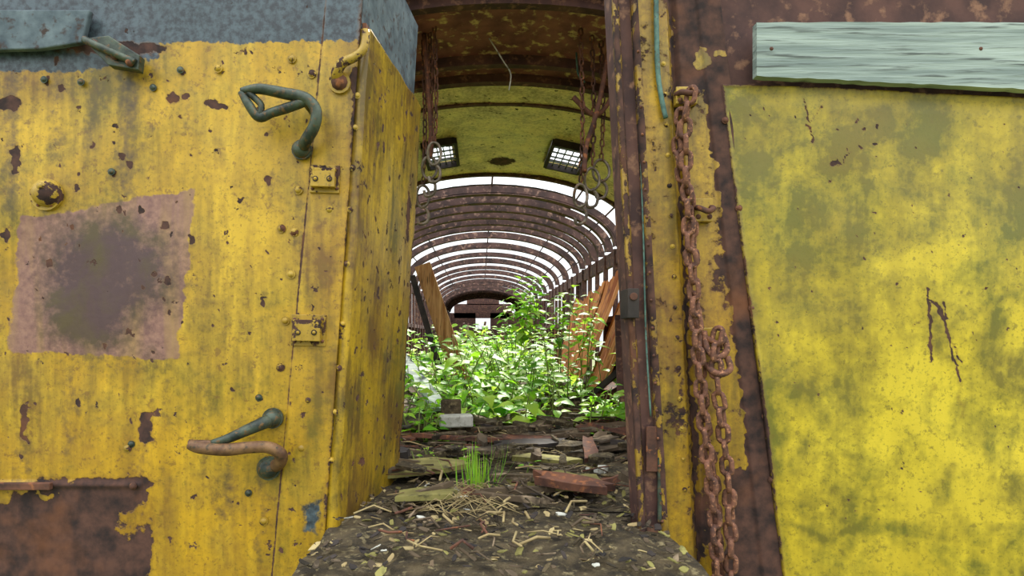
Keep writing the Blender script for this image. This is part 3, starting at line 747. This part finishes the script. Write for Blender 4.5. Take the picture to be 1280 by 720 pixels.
def flush(name, m, mk='leaf'):
    global LV, LF, LT
    root = bpy.data.objects.new(name, None); sc.collection.objects.link(root)
    m.obj('stems', root)
    me = bpy.data.meshes.new('leaves'); me.from_pydata([tuple(p) for p in LV],[],LF)
    a = me.color_attributes.new('tint','FLOAT_COLOR','POINT'); a.data.foreach_set('color',np.array([[t,t,t,1] for t in LT],dtype=np.float32).reshape(-1))
    me.materials.append(M[mk]); me.polygons.foreach_set('use_smooth',[True]*len(LF)); o = bpy.data.objects.new('leaves',me); sc.collection.objects.link(o); o.parent = root
    LV, LF, LT = [], [], []
m = MB()
n = 0
while n < 125:
    y = 3.45+random.random()*2.6; x = random.gauss(.20,.50*y/4.2)
    if not -.75 < x < 1.05: continue
    n += 1; h = random.uniform(.10,.66)*(1.0 if y > 3.9 else .55)
    plant(m,x,y,FL,h,random.randint(8,13),random.uniform(.10,.20),.55)
for i in range(110):
    plant(m,random.uniform(-.9,1.0),random.uniform(6.2,12),FL,random.uniform(.3,.8),11,.18,.45)
for i in range(18): plant(m,random.uniform(.75,1.05),random.uniform(3.4,3.8),FL,random.uniform(.1,.26),9,.12)
for i in range(18): plant(m,random.uniform(-.5,-.25),random.uniform(3.0,3.6),FL,random.uniform(.08,.24),8,.09)
for i in range(12): plant(m,random.uniform(-.3,.9),random.uniform(2.4,3.3),FL,random.uniform(.03,.10),5,.05)
flush('nettle_thicket', m)
m = MB()
for i in range(8): plant(m,.50+random.uniform(-.14,.14),6.0+random.uniform(-.2,.2),FL,random.uniform(.9,1.25),22,.17,.16,.5)
flush('young_sapling', m)
m = MB()
for i in range(9): plant(m,.84+random.uniform(-.14,.14),4.9+random.uniform(-.2,.3),FL,random.uniform(.75,1.05),15,.15,.16,.5)
flush('young_sapling', m)
def blades(cx,cy,n,hh,sp):
    for i in range(n):
        a = random.uniform(0,6.28); d = Vector((math.cos(a)*sp,math.sin(a)*sp,1)).normalized(); L = random.uniform(.5,1)*hh
        leaf(Vector((cx+random.uniform(-.04,.04),cy+random.uniform(-.04,.04),FL)),d,Vector((math.cos(a),math.sin(a),.2)),L,.006,random.random()*.5,random.uniform(.1,.6))
m = MB(); m.tube([(-.04,2.10,FL),(-.035,2.10,FL+.1)],.002,'stem',4)
blades(-.04,2.10,26,.23,.8); blades(.02,2.15,12,.2,1.); flush('grass_tuft', m)

# ------------------------------------------------------------ light, world, camera
w = bpy.data.worlds.new('sky'); sc.world = w; w.use_nodes = True; nt = w.node_tree; nt.nodes.clear()
o = nt.nodes.new('ShaderNodeOutputWorld'); b = nt.nodes.new('ShaderNodeBackground'); nt.links.new(b.outputs[0], o.inputs[0])
tc = nt.nodes.new('ShaderNodeTexCoord'); sp = nt.nodes.new('ShaderNodeSeparateXYZ'); nt.links.new(tc.outputs['Generated'], sp.inputs[0])
mr = nt.nodes.new('ShaderNodeMapRange'); nt.links.new(sp.outputs[2], mr.inputs[0])
for i, x in enumerate((0., 1., 1.0, 4.0)): mr.inputs[i+1].default_value = x
nt.links.new(mr.outputs[0], b.inputs[1]); b.inputs[0].default_value = (.95,.98,1.0,1)
sd = bpy.data.lights.new('sun','SUN'); sd.energy = 10; sd.angle = math.radians(3); sd.color = (1,.95,.85)
so = bpy.data.objects.new('sun', sd); sc.collection.objects.link(so)
dirv = Vector((-.18,-1.0,-.95)).normalized(); so.rotation_euler = dirv.to_track_quat('-Z','Y').to_euler(); so.location = (3,10,12)
cd = bpy.data.cameras.new('cam'); cam = bpy.data.objects.new('cam', cd); sc.collection.objects.link(cam)
cam.location = (0,0,ZC); cam.rotation_euler = (math.pi/2,0,0)
cd.sensor_width = 36; cd.lens = 700/1280*36; cd.shift_x = 40/1280; cd.shift_y = 60/1280; cd.clip_start = .05
sc.camera = cam
sc.view_settings.view_transform = 'Standard'
